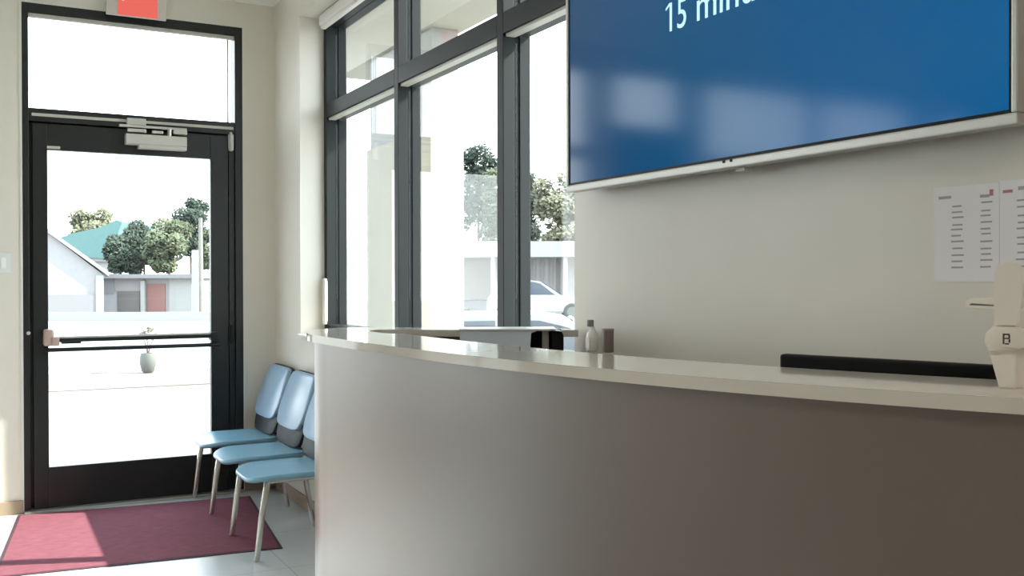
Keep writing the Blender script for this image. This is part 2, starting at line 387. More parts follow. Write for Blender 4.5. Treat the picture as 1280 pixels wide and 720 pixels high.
# ------------------------------------------------------------------ exit sign, switch
ES0, ES1 = .592, .906
sg = thing('exit_sign', (.75, D-.07, 2.706), 'red exit sign in a frosted panel above the entrance door', 'sign')
bm = bmn(); box(bm, (ES0, D-.075, 2.706), (ES1, D-.057, 2.872), .003); obj('panel', bm, M['exitacr'], sg)
bm = bmn(); box(bm, (.652, D-.079, 2.710), (.858, D-.0755, 2.862), .001); obj('red_field', bm, M['exitred'], sg)
bm = bmn(); box(bm, (ES0+.02, D-.095, 2.863), (ES1-.02, D-.03, CEIL), .004); obj('canopy', bm, M['trim'], sg)
bm = bmn(); box(bm, (ES0+.1, D-.057, 2.80), (ES1-.1, D, 2.84), .003); obj('wall_bracket', bm, M['trim'], sg)
mw = Matrix(((1, 0, 0), (0, 0, -1), (0, 1, 0))).to_4x4(); mw.translation = (.706, D-.0797, 2.810)
text_obj('lettering', 'EXIT', .066, mw, M['signtxt'], sg, sx=.86)
bm = bmn(); prism(bm, [(.672, 2.788), (.684, 2.788), (.698, 2.822), (.684, 2.856), (.672, 2.856), (.686, 2.822)], 'y', D-.0797, D-.079); obj('chevron', bm, M['signtxt'], sg)
sw = thing('light_switch', (.09, D, 1.285), 'pale light switch plate on wall beside the entrance door', 'light switch')
bm = bmn(); box(bm, (.055, D-.008, 1.285), (.125, D, 1.395), .003); obj('plate', bm, M['orgedge'], sw)
bm = bmn(); box(bm, (.078, D-.013, 1.31), (.102, D-.008, 1.37), .002); obj('rocker', bm, M['stucco_in'], sw)

# ------------------------------------------------------------------ mat
mt = thing('floor_mat', (.678, 5.125, 0), 'burgundy entrance mat on floor before the glass door', 'mat')
mx = Matrix.Translation((.679, 5.125, 0)) @ Matrix.Rotation(math.radians(-6.3), 4, 'Z')
bm = bmn(); box(bm, (-.585, -.575, 0), (.585, .575, .006), .002, mx=mx); obj('pile', bm, M['mat'], mt)
bm = bmn()
for lo, hi in (((-.598, -.59, 0), (.598, -.575, .004)), ((-.598, .575, 0), (.598, .59, .004)), ((-.598, -.575, 0), (-.585, .575, .004)), ((.585, -.575, 0), (.598, .575, .004))): box(bm, lo, hi, mx=mx)
obj('rubber_border', bm, M['matedge'], mt)

# ------------------------------------------------------------------ chairs
def smooth_loft(bm, rings):
    vs = [[bm.verts.new(p) for p in r] for r in rings]; n = len(rings[0])
    for a, b in zip(vs, vs[1:]):
        for k in range(n): bm.faces.new((a[k], a[(k+1) % n], b[(k+1) % n], b[k]))
    bm.faces.new(vs[0][::-1]); bm.faces.new(vs[-1]); return bm
def rr(cx, cy, hx, hy, r, n=6):
    """rounded rectangle outline"""
    out = []
    for qx, qy, a0 in ((1, 1, 0), (-1, 1, 90), (-1, -1, 180), (1, -1, 270)):
        for k in range(n+1):
            a = math.radians(a0+90*k/n); out.append((cx+qx*(hx-r)+r*math.cos(a), cy+qy*(hy-r)+r*math.sin(a)))
    return out
def seat_bm(cy, hw):
    # outline in plan, front nose rounded; dished a little, front edge falling away
    out = []
    o = rr(1.225, cy, .215, hw, .11, 8)
    bm = bmn(); rings = []
    for z, k in ((-.026, .93), (-.023, .97), (-.015, 1), (-.006, 1), (-.001, .985), (0, .95)):
        rings.append([(1.235+(x-1.235)*k, cy+(y-cy)*k, .383+z-(.012*max(0, (1.13-x)/.11)**2)+.006*((y-cy)/hw)**2) for x, y in o])
    smooth_loft(bm, rings)
    return bm
def back_outline(shrink=0):
    pts = [(-.225, .0), (-.238, .12), (-.240, .28), (-.236, .48), (-.226, .74), (-.210, .93), (-.194, .975), (-.160, .998), (0, 1.01)]
    full = pts+[(-a, b) for a, b in pts[-2::-1]]+[(.205, -.12), (.17, -.17), (.09, -.185), (-.09, -.185), (-.17, -.17), (-.205, -.12)]
    if shrink: full = [(a*(1-shrink*4.2), .48+(b-.48)*(1-shrink*2.6)) for a, b in full]
    return full
def curved(cy, a, t, d):
    s = a/.235
    return (1.375+.075*t+.03*t*t+.02*s*s*1.0+d, cy+a, .445+.315*t)
def backshell_bm(cy):
    bm = bmn(); rings = []
    for d, k in ((.0, .03), (.006, .005), (.018, 0), (.030, .01), (.036, .04)):
        rings.append([curved(cy, a, t, d) for a, t in back_outline(k)])
    return smooth_loft(bm, rings)
def backpad_bm(cy):
    o = [(a*.965, .24+b*.75) for a, b in back_outline(0)]
    bm = bmn(); rings = []
    for d, k in ((.012, .0), (-.006, .0), (-.013, .02), (-.016, .06)):
        rings.append([curved(cy, a*(1-k), .55+(t-.55)*(1-k), d) for a, t in o])
    return smooth_loft(bm, rings)
def front_leg_bm(y, z0, lean):
    bm = bmn(); tube(bm, [(1.048, y, z0), (1.052, y, z0+.012), (1.075, y-lean, .20), (1.10, y-lean*1.2, .345), (1.12, y-lean*1.2, .357)], [.012, .0135, .0145, .015, .013], 12)
    return bm
def rear_leg_bm(y, z0):
    bm = bmn(); tube(bm, [(1.46, y, z0), (1.425, y, .20), (1.40, y, .345), (1.385, y, .357)], [.012, .0135, .014, .012], 12)
    return bm
labels = ['light blue waiting chair farthest back, beside the entrance door',
          'middle light blue waiting chair of the row of three',
          'light blue waiting chair partly hidden by the reception counter end']
ycs = [5.53, 5.043, 4.556]
seats = [(5.475, .205), (4.945, .19), (4.445, .19)]
def make_chair(i, cy):
    t = thing('waiting_chair', (1.235, cy, 0), labels[i], 'chair', 'blue waiting chairs along the window wall')
    obj('seat', seat_bm(*seats[i]), M['bluepl'], t, smooth=True)
    obj('back_shell', backshell_bm(cy), M['navy'], t, smooth=True, label='dark navy rear shell of the backrest')
    obj('backrest', backpad_bm(cy), M['backpad'], t, smooth=True)
    near = cy-.237; farl = cy+.237
    obj('leg', front_leg_bm(near, .006 if i < 2 else 0, 0), M['chrome'], t, smooth=True)
    obj('leg', rear_leg_bm(near, 0), M['chrome'], t, smooth=True)
    if i == 0:
        obj('leg', front_leg_bm(farl, 0, 0), M['chrome'], t, smooth=True); obj('leg', rear_leg_bm(farl, 0), M['chrome'], t, smooth=True)
    bm = bmn()
    tube(bm, [(1.11, near, .350), (1.39, near, .350)], .011, 10); fe = farl if i == 0 else cy+.212; tube(bm, [(1.12, near, .350), (1.12, fe, .350)], .010, 10)
    tube(bm, [(1.38, near, .350), (1.38, fe, .350)], .010, 10)
    if i == 0: tube(bm, [(1.11, farl, .350), (1.39, farl, .350)], .011, 10)
    obj('seat_frame', bm, M['chrome'], t, smooth=True)
    for s in (-.12, .12):
        bm = bmn(); tube(bm, [(1.36, cy+s, .350), (1.415, cy+s, .352), (1.435, cy+s, .40), (1.43, cy+s, .50)], .010, 10)
        obj('back_support', bm, M['chrome'] if s > 0 else M['chrome'], t, smooth=True)
    return t
for i, cy in enumerate(ycs): make_chair(i, cy)

# ------------------------------------------------------------------ reception counter
def fx(y): return -.05*y**3+.382*y*y-.987*y+1.615
def fdx(y): return -.15*y*y+.764*y-.987
outer = []; inner = []
N = 44
for k in range(N+1):
    y = .46+(2.42-.46)*k/N
    x = fx(y); nx, ny = 1, -fdx(y); l = math.hypot(nx, ny)
    outer.append((x, y)); inner.append((x+.222*nx/l, y+.222*ny/l))
def crv(pts, n):
    P = [Vector(p) for p in pts]; P = [P[0]*2-P[1]]+P+[P[-1]*2-P[-2]]; out = []
    for i in range(1, len(P)-2):
        for k in range(n):
            t = k/n; a, b, c, d = P[i-1:i+3]
            out.append(.5*((2*b)+(-a+c)*t+(2*a-5*b+4*c-d)*t*t+(-a+3*b-3*c+d)*t**3))
    out.append(P[-2]); return [(p.x, p.y) for p in out]
yo = outer[-1]; yi = inner[-1]
ocv = crv([yo, (.757, 2.53), (.785, 2.645), (.85, 2.76), (.94, 2.815), (1.03, 2.79), (1.14, 2.725), (1.30, 2.625), (1.50, 2.50)], 6)
icv = crv([yi, (.950, 2.46), (.943, 2.53), (.952, 2.60), (.985, 2.655), (1.045, 2.635), (1.13, 2.575), (1.27, 2.478), (1.48, 2.34)], 6)
outer += ocv[1:]; inner += icv[1:]
def strip_bm(o, i, z0, z1):
    bm = bmn(); rows = []
    for a, b in zip(o, i): rows.append([bm.verts.new((a[0], a[1], z0)), bm.verts.new((b[0], b[1], z0)), bm.verts.new((b[0], b[1], z1)), bm.verts.new((a[0], a[1], z1))])
    for p, q in zip(rows, rows[1:]):
        for k in range(4): bm.faces.new((p[k], p[(k+1) % 4], q[(k+1) % 4], q[k]))
    bm.faces.new(rows[0]); bm.faces.new(rows[-1][::-1]); return bm
def inset(o, i, a, b):
    oo = []; ii = []
    for p, q in zip(o, i):
        P, Q = Vector(p), Vector(q); d = (Q-P).normalized(); oo.append(tuple(P+d*a)); ii.append(tuple(Q-d*b))
    return oo, ii
cn = thing('reception_counter', (1.0, 1.6, 0), 'curved taupe reception counter with a pale quartz ledge', 'counter')
bm = strip_bm(outer, inner, 1.0805, 1.10)
obj('countertop', bm, M['quartz'], cn, smooth=True, label='pale glossy quartz ledge')
bo, bi = inset(outer, inner, .022, .10)
obj('curved_front', strip_bm(bo, bi, .0, 1.0805), M['taupe'], cn, smooth=True)
# lower desk behind the ledge
do, di = inset(outer[:48], inner[:48], .14, -.14)
di = [(min(x, W-.006), y) for x, y in di]
obj('desk_surface', strip_bm(do, di, .715, .74), M['quartz'], cn, smooth=True)
bm = bmn(); box(bm, (1.33, 1.0, 0), (1.36, 1.9, .715), .003); obj('desk_panel', bm, M['taupe'], cn)

# ------------------------------------------------------------------ television
TX = 1.454
tv = thing('television', (W, 1.672, 1.49), 'large wall mounted television showing a blue screen with wait time text', 'television')
TY0, TY1, TZ0, TZ1 = 1.002, 2.343, 1.515, 2.28
bm = bmn()
box(bm, (TX-.002, TY0-.017, 1.490), (TX+.03, TY1+.017, TZ0-.006), .003); box(bm, (TX-.002, TY0-.017, TZ1+.006), (TX+.03, TY1+.017, TZ1+.02), .003)
box(bm, (TX-.002, TY0-.017, TZ0-.006), (TX+.03, TY0-.005, TZ1+.006), .003); box(bm, (TX-.002, TY1+.005, TZ0-.006), (TX+.03, TY1+.017, TZ1+.006), .003)
obj('bezel', bm, M['silver'], tv)
bm = bmn()
box(bm, (TX+.0005, TY0-.005, TZ0-.006), (TX+.02, TY1+.005, TZ0)); box(bm, (TX+.0005, TY0-.005, TZ1), (TX+.02, TY1+.005, TZ1+.006))
box(bm, (TX+.0005, TY0-.005, TZ0), (TX+.02, TY0, TZ1)); box(bm, (TX+.0005, TY1, TZ0), (TX+.02, TY1+.005, TZ1))
obj('inner_border', bm, M['tvblk'], tv)
scr = thing('screen_panel', (0, 0, 0)); COL.objects.unlink(scr); bpy.data.objects.remove(scr)
bm = bmn(); box(bm, (TX+.002, TY0, TZ0), (TX+.02, TY1, TZ1)); sc_o = obj('screen', bm, M['screen'], tv, label='glossy blue screen')
bm = bmn(); box(bm, (TX+.03, TY0-.005, 1.497), (TX+.055, TY1+.005, TZ1+.01), .006); box(bm, (TX+.055, 1.2, 1.53), (TX+.066, 2.15, 2.1), .004); obj('rear_housing', bm, M['tvblk'], tv)
bm = bmn(); box(bm, (TX+.066, 1.45, 1.6), (W, 1.9, 2.05), .003); obj('wall_mount', bm, M['tvblk'], tv)
bm = bmn()
for y in (1.688, 1.664): box(bm, (TX-.0035, y-.004, 1.502), (TX-.0015, y+.003, 1.508))
obj('indicator', bm, M['tvblk'], tv)
bm = bmn(); box(bm, (TX+.02, 1.645, 1.482), (TX+.045, 1.675, 1.491), .002); obj('sensor', bm, M['trim'], tv, label='small pale sensor under the bezel')
mw = Matrix(((0, 0, -1), (-1, 0, 0), (0, 1, 0))).to_4x4(); mw.translation = (TX+.001, 1.9035, 1.8400)
text_obj('screen_text', '15', .100, mw, M['scrtxt'], tv, ext=.0005, sx=.84)
mw.translation = (TX+.001, 1.7905, 1.8410)
text_obj('screen_text', 'minutes', .103, mw, M['scrtxt'], tv, ext=.0005)

bm = bmn(); prism(bm, [(1.8865, 1.9095), (1.9020, 1.8985), (1.9020, 1.8935), (1.8865, 1.9025)], 'x', TX+.0005, TX+.0015); obj('screen_text_flag', bm, M['scrtxt'], tv)

# ------------------------------------------------------------------ notices on the wall
def notice(name, ya, yb, za, zb, label, cols, head):
    t = thing(name, (W, (ya+yb)/2, za), label, 'notice', 'printed notices on the television wall')
    bm = bmn(); box(bm, (W-.0012, yb, za), (W, ya, zb)); obj('sheet', bm, M['paper'], t)
    xx = W-.0016
    for c0, c1, n, s in cols:
        bm = bmn()
        rnd = random.Random(s)
        for k in range(n):
            z = zb-.034-k*(zb-za-.05)/n+rnd.uniform(-.002, .002); w = (c1-c0)
            a = c0+w*rnd.uniform(0, .12); b = c1-w*rnd.uniform(0, .25)
            box(bm, (xx, ya-b, z-.0017), (W-.001, ya-a, z+.0012))
        obj('printed_lines', bm, M['ink'], t)
    for a, b, z0, z1, mm in head:
        bm = bmn(); box(bm, (xx, ya-b, zb-z1), (W-.001, ya-a, zb-z0)); obj('printed_heading' if mm != 'redink' else 'red_mark', bm, M[mm], t)
    return t
notice('paper_notice', 1.204, 1.0735, 1.237, 1.408, 'white printed notice with two columns, nearer the television', [(.036, .062, 11, 1), (.094, .118, 11, 2)],
       [(.010, .036, .016, .021, 'ink'), (.094, .112, .019, .024, 'ink'), (.1125, .1195, .011, .022, 'redink')])
notice('paper_notice', 1.0725, .945, 1.235, 1.4095, 'white printed notice half hidden behind the white desk device', [(.030, .060, 10, 3), (.07, .11, 11, 4)],
       [(.006, .024, .016, .021, 'redink'), (.034, .06, .012, .018, 'ink')])

# ------------------------------------------------------------------ things on the counter
def monitor():
    a = Vector((1.163, 1.222)); b = Vector((1.345, .70)); d = (b-a).normalized(); n = Vector((-d.y, d.x))
    if n.x < 0: n = -n
    L = (b-a).length
    mx = Matrix(((d.x, n.x, 0, a.x), (d.y, n.y, 0, a.y), (0, 0, 1, 0), (0, 0, 0, 1)))
    t = thing('monitor', (a.x+d.x*L/2+n.x*.06, a.y+d.y*L/2+n.y*.06, .74), 'black computer monitor rising just above the reception ledge', 'monitor')
    bm = bmn(); box(bm, (0, .012, .80), (L, .034, 1.1165), .006, 3, mx=mx); obj('housing', bm, M['tvblk'], t, smooth=True)
    bm = bmn(); box(bm, (.012, .0345, .815), (L-.012, .036, 1.105), mx=mx); obj('screen', bm, M['tvblk'], t)
    bm = bmn(); box(bm, (L/2-.03, .0, .752), (L/2+.03, .012, .93), .004, mx=mx); obj('stand', bm, M['tvblk'], t)
    bm = bmn(); box(bm, (L/2-.11, -.0, .74), (L/2+.11, .12, .752), .004, mx=mx); obj('base', bm, M['tvblk'], t)
monitor()

# white upright device
def device():
    base = Vector((1.170, .806, 1.10)); toc = Vector((-base.x, -base.y, 0)).normalized(); right = Vector((-toc.y, toc.x, 0))
    if right.dot(HR) < 0: right = -right
    mx = Matrix(((right.x, -toc.x, 0, base.x), (right.y, -toc.y, 0, base.y), (0, 0, 1, base.z), (0, 0, 0, 1)))
    t = thing('card_scanner', base, 'white upright scanner with rounded paddle and side arm on the counter ledge', 'scanner')
    def P(poly, y0, y1, bev, nm, m, **k):
        bm = bmn(); prism(bm, poly, 'y', y0, y1, bev, mx=mx); return obj(nm, bm, m, t, smooth=True, **k)
    P([(-.0105, .0), (.0095, .0), (.0095, .052), (-.0215, .052), (-.0225, .047)], -.010, .012, .0015, 'stem', M['offwhite'])
    P([(.0095, .0), (.026, .0), (.026, .050), (.0095, .050)], .000, .012, .001, 'stem_side', M['offwhite'])
    P([(-.0225, .047), (-.0275, .060), (-.0265, .070), (-.018, .080), (.012, .079), (.024, .078), (.026, .056), (.010, .051), (-.012, .050)], -.0175, .014, .002, 'collar', M['offwhite'])
    P([(-.0165, .0555), (.0095, .0525), (.0095, .0745), (-.0165, .0765)], -.0215, -.0165, .001, 'badge_plate', M['offwhite'])
    # dark mark on the badge
    bm = bmn()
    for lo, hi in (((-.0065, .058), (-.0045, .0715)), ((-.0045, .0695), (.0015, .0715)), ((.0, .065), (.002, .0695)), ((-.0045, .0645), (.001, .0662)), ((.0002, .0598), (.0022, .0645)), ((-.004, .0575), (.0008, .0592))):
        box(bm, (lo[0], -.0220, lo[1]), (hi[0], -.0213, hi[1]), mx=mx)
    obj('badge_mark', bm, M['darkink'], t, label='small dark mark on the badge')
    pad = []
    for k in range(13):
        a = PI*k/12; pad.append((.0005+.0165*math.cos(a)*1.0, .1535+.0095*math.sin(a)))
    pad = [(.0125, .078), (.016, .118), (.0175, .148)]+pad[1:-1]+[(-.0165, .148), (-.0170, .118), (-.0165, .078)]
    P(pad, -.011, .011, .004, 'paddle', M['offwhite'])
    # arm runs behind the paddle
    arm = [(-.052, .104), (-.050, .1135), (-.046, .1155), (-.010, .1165), (.040, .1175), (.040, .106), (-.010, .1015), (-.046, .1015)]
    P(arm, .013, .030, .002, 'side_arm', M['offwhite'])
    P([(-.047, .1068), (-.012, .1055), (-.012, .1070), (-.044, .1092)], .0125, .0131, 0, 'arm_print', M['umber'], label='dark printed line along the side arm')
    P([(.018, .1065), (.040, .108), (.040, .1100), (.018, .1085)], .0125, .0131, 0, 'arm_print', M['umber'])
    P([(-.010, .095), (.010, .095), (.010, .120), (-.010, .120)], .010, .014, 0, 'arm_joint', M['offwhite'])
device()

# clear hand gel bottle with grey cap + taupe cup
bt = thing('gel_bottle', (1.064, 1.630, 1.10), 'small clear gel bottle with a grey cap on counter ledge', 'bottle')
bm = bmn(); lathe(bm, [(.0085, 0), (.0112, .002), (.0115, .028), (.0105, .036), (.006, .042), (.0048, .044), (.0048, .049)], bt.location, 24); obj('body', bm, M['clear'], bt, smooth=True)
bm = bmn(); lathe(bm, [(.0062, .049), (.0068, .050), (.0068, .0605), (.0055, .0625)], bt.location+Vector((-.003, .002, 0)), 20); obj('cap', bm, M['capgrey'], bt, smooth=True, label='grey cap')
bm = bmn(); box(bm, (1.0515, 1.622, 1.106), (1.0535, 1.636, 1.128), .0005); obj('label_panel', bm, M['paper'], bt)
cu = thing('pen_cup', (1.0745, 1.590, 1.10), 'small taupe ribbed cylinder beside the clear gel bottle', 'cup')
bm = bmn(); lathe(bm, [(.0105, 0), (.0115, .001), (.0115, .043), (.0105, .0455), (.0085, .0455), (.0085, .010)], cu.location, 24); obj('cup_body', bm, M['umber'], cu, smooth=True)
bm = bmn(); lathe(bm, [(.0118, .041), (.0122, .042), (.0122, .0455), (.0118, .0462)], cu.location, 24); obj('rim', bm, mat('pinkish_taupe', (.28, .22, .20), .4), cu, smooth=True)

# organiser box standing on the lower desk
def organiser():
    a = Vector((1.115, 2.352)); b = Vector((1.358, 2.221)); d = (b-a).normalized(); n = Vector((-d.y, d.x))
    if n.dot(Vector((1, 1))) < 0: n = -n
    L = (b-a).length
    mx = Matrix(((d.x, n.x, 0, a.x), (d.y, n.y, 0, a.y), (0, 0, 1, 0), (0, 0, 0, 1)))
    z0, z1 = .74, 1.112
    t = thing('desk_organizer', (a.x+d.x*L/2, a.y+d.y*L/2, z0), 'pale blue grey desk organizer with a dark open end behind the ledge', 'organizer')
    bm = bmn(); prism(bm, [(0, z0), (.165, z0), (.19, z1-.012), (.205, z1-.006), (0, z1-.006)], 'y', 0, .006, mx=mx); obj('front_panel', bm, M['orgblue'], t)
    bm = bmn(); box(bm, (-.003, -.003, z1-.006), (L-.02, .12, z1), .002, mx=mx); obj('lid', bm, M['orgedge'], t, label='pale bright lid')
    bm = bmn(); box(bm, (0, .112, z0), (L, .118, z1-.006), mx=mx); box(bm, (0, .006, z0), (.006, .112, z1-.006), mx=mx); obj('back_panel', bm, M['orgdark'], t)
    bm = bmn(); prism(bm, [(L-.030, z0), (L, z0), (L, z1-.016), (L-.004, z1-.008), (L-.012, z1-.006), (L-.030, z1-.006)], 'y', .0, .112, mx=mx); obj('end_block', bm, M['tvblk'], t, label='black end block')
    bm = bmn(); box(bm, (L-.056, .02, z0), (L-.038, .03, z1-.006), .002, mx=mx); obj('divider', bm, M['putty'], t, label='pale upright divider')
    bm = bmn(); box(bm, (.006, .006, z0), (L-.03, .112, z0+.005), mx=mx); obj('bottom_panel', bm, M['orgdark'], t)
organiser()

# ------------------------------------------------------------------ outdoors
def gz(x, y):
    g = -.2-.36*math.exp(-(((x-4.4)/2.6)**2+((y-8.3)/3.0)**2))
    dd = x*math.sin(TH)+y*math.cos(TH)
    if dd > 37: g -= min(1.4, (dd-37)*.2)
    return g
def ground_patch(x0, x1, y0, y1, nx, ny, m, name, lab, cat, dz=0, th=None):
    bm = bmn(); V = [[None]*(ny+1) for _ in range(nx+1)]
    for i in range(nx+1):
        for j in range(ny+1):
            x = x0+(x1-x0)*i/nx; y = y0+(y1-y0)*j/ny; V[i][j] = bm.verts.new((x, y, gz(x, y)+dz))
    for i in range(nx):
        for j in range(ny): bm.faces.new((V[i][j], V[i+1][j], V[i+1][j+1], V[i][j+1]))
    return struct(name, bm, m, lab, cat)
ground_patch(-90, 110, -60, 130, 160, 152, M['concrete'], 'ground', 'pale sunlit concrete lot outside the windows', 'ground', dz=-.02)
bm = bmn(); box(bm, (-8, D+.16, -.5), (W+.27, D+1.9, -.02)); struct('pavement', bm, M['concrete'], 'pale concrete walk outside the entrance door', 'pavement')
bm = bmn(); box(bm, (W+.27, -6, -.5), (3.0, D+1.9, -.06)); struct('porch_floor', bm, M['concrete'], 'pale concrete porch floor beside the tall windows', 'pavement')
# pinkish paving strip and kerbs across the lot
bm = bmn(); box(bm, (-14, 14.2, -.3), (14, 18.3, -.205)); struct('paving_strip', bm, M['redkerb'], 'pinkish paving strip across the lot', 'pavement')
bm = bmn(); box(bm, (-14, 16.6, -.3), (14, 17.4, -.19)); struct('kerb', bm, M['concrete'], 'pale concrete kerb beside the pinkish paving', 'kerb')
# low white wall far across the street
c = far(-14, 35.5)
def facade_mx(p): return Matrix(((HR.x, HF.x, 0, p.x), (HR.y, HF.y, 0, p.y), (0, 0, 1, 0), (0, 0, 0, 1)))
VX = facade_mx(Vector((0, 0, 0)))        # buildings across the street stand square to this axis
bm = bmn(); box(bm, (-22, 36.0, -.3), (-8.2, 36.3, .10), mx=VX); tag(obj('street_wall', bm, M['stucco'], None), 'low pale boundary wall far across the street', 'wall')

HM = VX @ Matrix.Translation(((128-640)/F_PX*40, 40, 0)) @ Matrix.Rotation(math.radians(24), 4, 'Z') @ Matrix.Translation((-(128-640)/F_PX*40, -40, 0))
# white gabled house
hs = thing('gabled_house', far(-20.5, 40, -1.4), 'white gabled house across the street, seen through the door glass', 'house')
def at(u, fwd): return (u-640)/F_PX*fwd
X1 = at(128, 40)
bm = bmn(); prism(bm, [(-24.5, -1.6), (X1, -1.6), (X1, 1.55), (X1-2.0, 3.20), (-20.1, 3.75), (-24.5, 2.2)], 'y', 40, 45, mx=HM); obj('house_walls', bm, M['siding'], hs)
bm = bmn(); prism(bm, [(X1+.25, 1.45), (X1+.22, 1.65), (X1-2.0, 3.36), (-20.1, 3.98), (-24.8, 2.3), (-24.8, 2.08), (-20.1, 3.76), (X1-2.0, 3.20)], 'y', 39.8, 45.2, mx=HM); obj('roof', bm, M['siding'], hs)
bm = bmn(); box(bm, (-24.5, 39.93, -1.6), (X1, 40, .72), mx=HM); obj('lower_siding', bm, M['siding2'], hs)
bm = bmn(); box(bm, (X1-.25, 39.9, -1.6), (X1+.05, 40.0, 1.5), mx=HM); obj('corner_board', bm, M['stucco'], hs)
# teal-roofed pavilion behind it
tp = thing('teal_pavilion', far(-28, 66, -1.6), 'pavilion with a teal hipped roof rising behind the white house', 'pavilion')
A = lambda u, v, fwd: (at(u, fwd), H-(v-351)/F_PX*fwd)
pl = [A(60, 301, 66), A(90, 291, 66), A(126, 283, 66), A(146, 274, 66), A(153, 277, 66), A(136, 322, 66), A(104, 321, 66), A(66, 308, 66)]
bm = bmn(); prism(bm, pl, 'y', 66, 72, mx=VX); obj('roof', bm, M['teal'], tp)
bm = bmn(); prism(bm, [A(104, 321, 66), A(136, 322, 66), A(134, 326, 66), A(110, 326, 66)], 'y', 66.1, 71.8, mx=VX); obj('soffit', bm, M['siding2'], tp)
bm = bmn(); box(bm, (A(112, 0, 66)[0], 66.4, -1.6), (A(132, 0, 66)[0], 71.6, A(0, 326, 66)[1]), mx=VX); obj('pavilion_walls', bm, M['siding'], tp)
# low shop building
sb = thing('shop_building', far(-16, 46, -1.6), 'low pale shop with dark window and red door across the street', 'building')
fz = 46.
def q(bm, u0, v0, u1, v1, d0, d1):
    a = A(u0, v1, fz); b = A(u1, v0, fz); box(bm, (a[0], fz+d0, a[1]), (b[0], fz+d1, b[1]), mx=VX)
bm = bmn(); a = A(124, 347, fz); b = A(246, 347, fz); box(bm, (a[0], fz, -1.7), (b[0], fz+6, a[1]), mx=VX); obj('shop_walls', bm, M['siding'], sb)
bm = bmn(); q(bm, 122, 342, 250, 347, -.5, 6.2); obj('roof', bm, M['siding2'], sb)
bm = bmn(); q(bm, 129, 346, 143, 366, -.04, .02); obj('window', bm, M['siding2'], sb)
bm = bmn(); q(bm, 147, 363, 175, 392, -.05, .02); obj('window', bm, M['darkwin'], sb, label='dark shop window')
bm = bmn(); q(bm, 178, 350, 183, 392, -.25, .0); obj('pilaster', bm, M['stucco'], sb)
bm = bmn(); q(bm, 184, 354, 207, 392, -.06, .02); dr = obj('shop_door', bm, M['reddoor'], sb, label='red shop door')
bm = bmn(); q(bm, 212, 346, 240, 392, -.08, .02); obj('white_panel', bm, M['stucco'], sb)
bm = bmn(); a = A(239.5, 312, 41); b = A(246.5, 400, 41); box(bm, (a[0], 41, -1.2), (b[0], 41.2, a[1]), .02, mx=VX)
tag(obj('square_post', bm, M['stucco']), 'white square post in front of the low shop', 'post')
bm = bmn(); p0 = far(at(251, 44), 44, -1.5); tube(bm, [p0, p0+Vector((0, 0, 3)), p0+Vector((0, 0, 5.6))], [.12, .11, .09], 12)
tag(obj('utility_pole', bm, M['pole'], None, smooth=True), 'tall pale utility pole beside the door jamb', 'pole')

def leafball(bm, c, r, n, s, rnd, sq=.85):
    for _ in range(n):
        d = Vector((rnd.gauss(0, 1), rnd.gauss(0, 1), rnd.gauss(0, 1))).normalized()*r*(rnd.random()**.35)
        d.z *= sq; p = Vector(c)+d
        a = Vector((rnd.gauss(0, 1), rnd.gauss(0, 1), rnd.gauss(0, 1))).normalized(); b = a.orthogonal().normalized()
        k = s*rnd.uniform(.6, 1.3)
        vs = [bm.verts.new(p+a*k), bm.verts.new(p+b*k*.6), bm.verts.new(p-a*k), bm.verts.new(p-b*k*.6)]; bm.faces.new(vs)
def tree(name, u, v_top, half_u, v_bot, fwd, m, seed, label, cat='tree', trunk=True, density=1):
    rnd = random.Random(seed); k = fwd/F_PX
    base = far(at(u, fwd), fwd, gz(0, 0)); base.z = gz(base.x, base.y)-.05
    ztop = H-(v_top-351)*k; zb = max(H-(v_bot-351)*k, base.z+.3); R = half_u*k
    t = thing(name, base, label, cat, 'trees outside')
    bm = bmn(); hz = (ztop-zb)/2; cz = (ztop+zb)/2; nb = 18
    sz = max(.1, R*.085)
    for i in range(nb):
        a = rnd.uniform(0, 2*PI); q_ = math.sqrt(rnd.random())*.8; h = rnd.uniform(-.72, .72)
        w = math.sqrt(max(.05, 1-h*h))
        c = base+Vector((math.cos(a)*q_*R*w, math.sin(a)*q_*R*w, 0)); c.z = cz+h*hz
        leafball(bm, c, min(R, hz)*rnd.uniform(.34, .5), int(330*density), sz, rnd)
    leafball(bm, (base.x, base.y, cz), min(R, hz)*.8, int(900*density), sz*1.3, rnd, sq=hz/max(.1, R) if hz < R else 1)
    obj('crown', bm, m, t)
    if trunk:
        bm = bmn(); tube(bm, [base, base+Vector((.05, .02, (zb-base.z)*.6)), Vector((base.x, base.y, cz+hz*.2))], [R*.09, R*.07, R*.03], 9); obj('trunk', bm, M['bark'], t, smooth=True)
    return t
tree('leafy_tree', 116, 258, 30, 330, 84, M['leafC'], 1, 'yellowish tree rising behind the teal pavilion roof')
tree('leafy_tree', 150, 281, 25, 345, 55.5, M['leafA'], 2, 'dark green tree beside the teal pavilion roof')
tree('leafy_tree', 180, 270, 27, 348, 58.7, M['leafA'], 3, 'dark tree directly behind the low shop roof')
tree('leafy_tree', 211, 263, 30, 346, 55.5, M['leafB'], 4, 'olive green tree behind the red shop door')
tree('leafy_tree', 238, 239, 26, 345, 63, M['leafA'], 5, 'tallest dark tree behind the pale utility pole')
tree('leafy_tree', 264, 258, 15, 380, 56, M['leafB'], 6, 'slim tree close to the right door jamb')
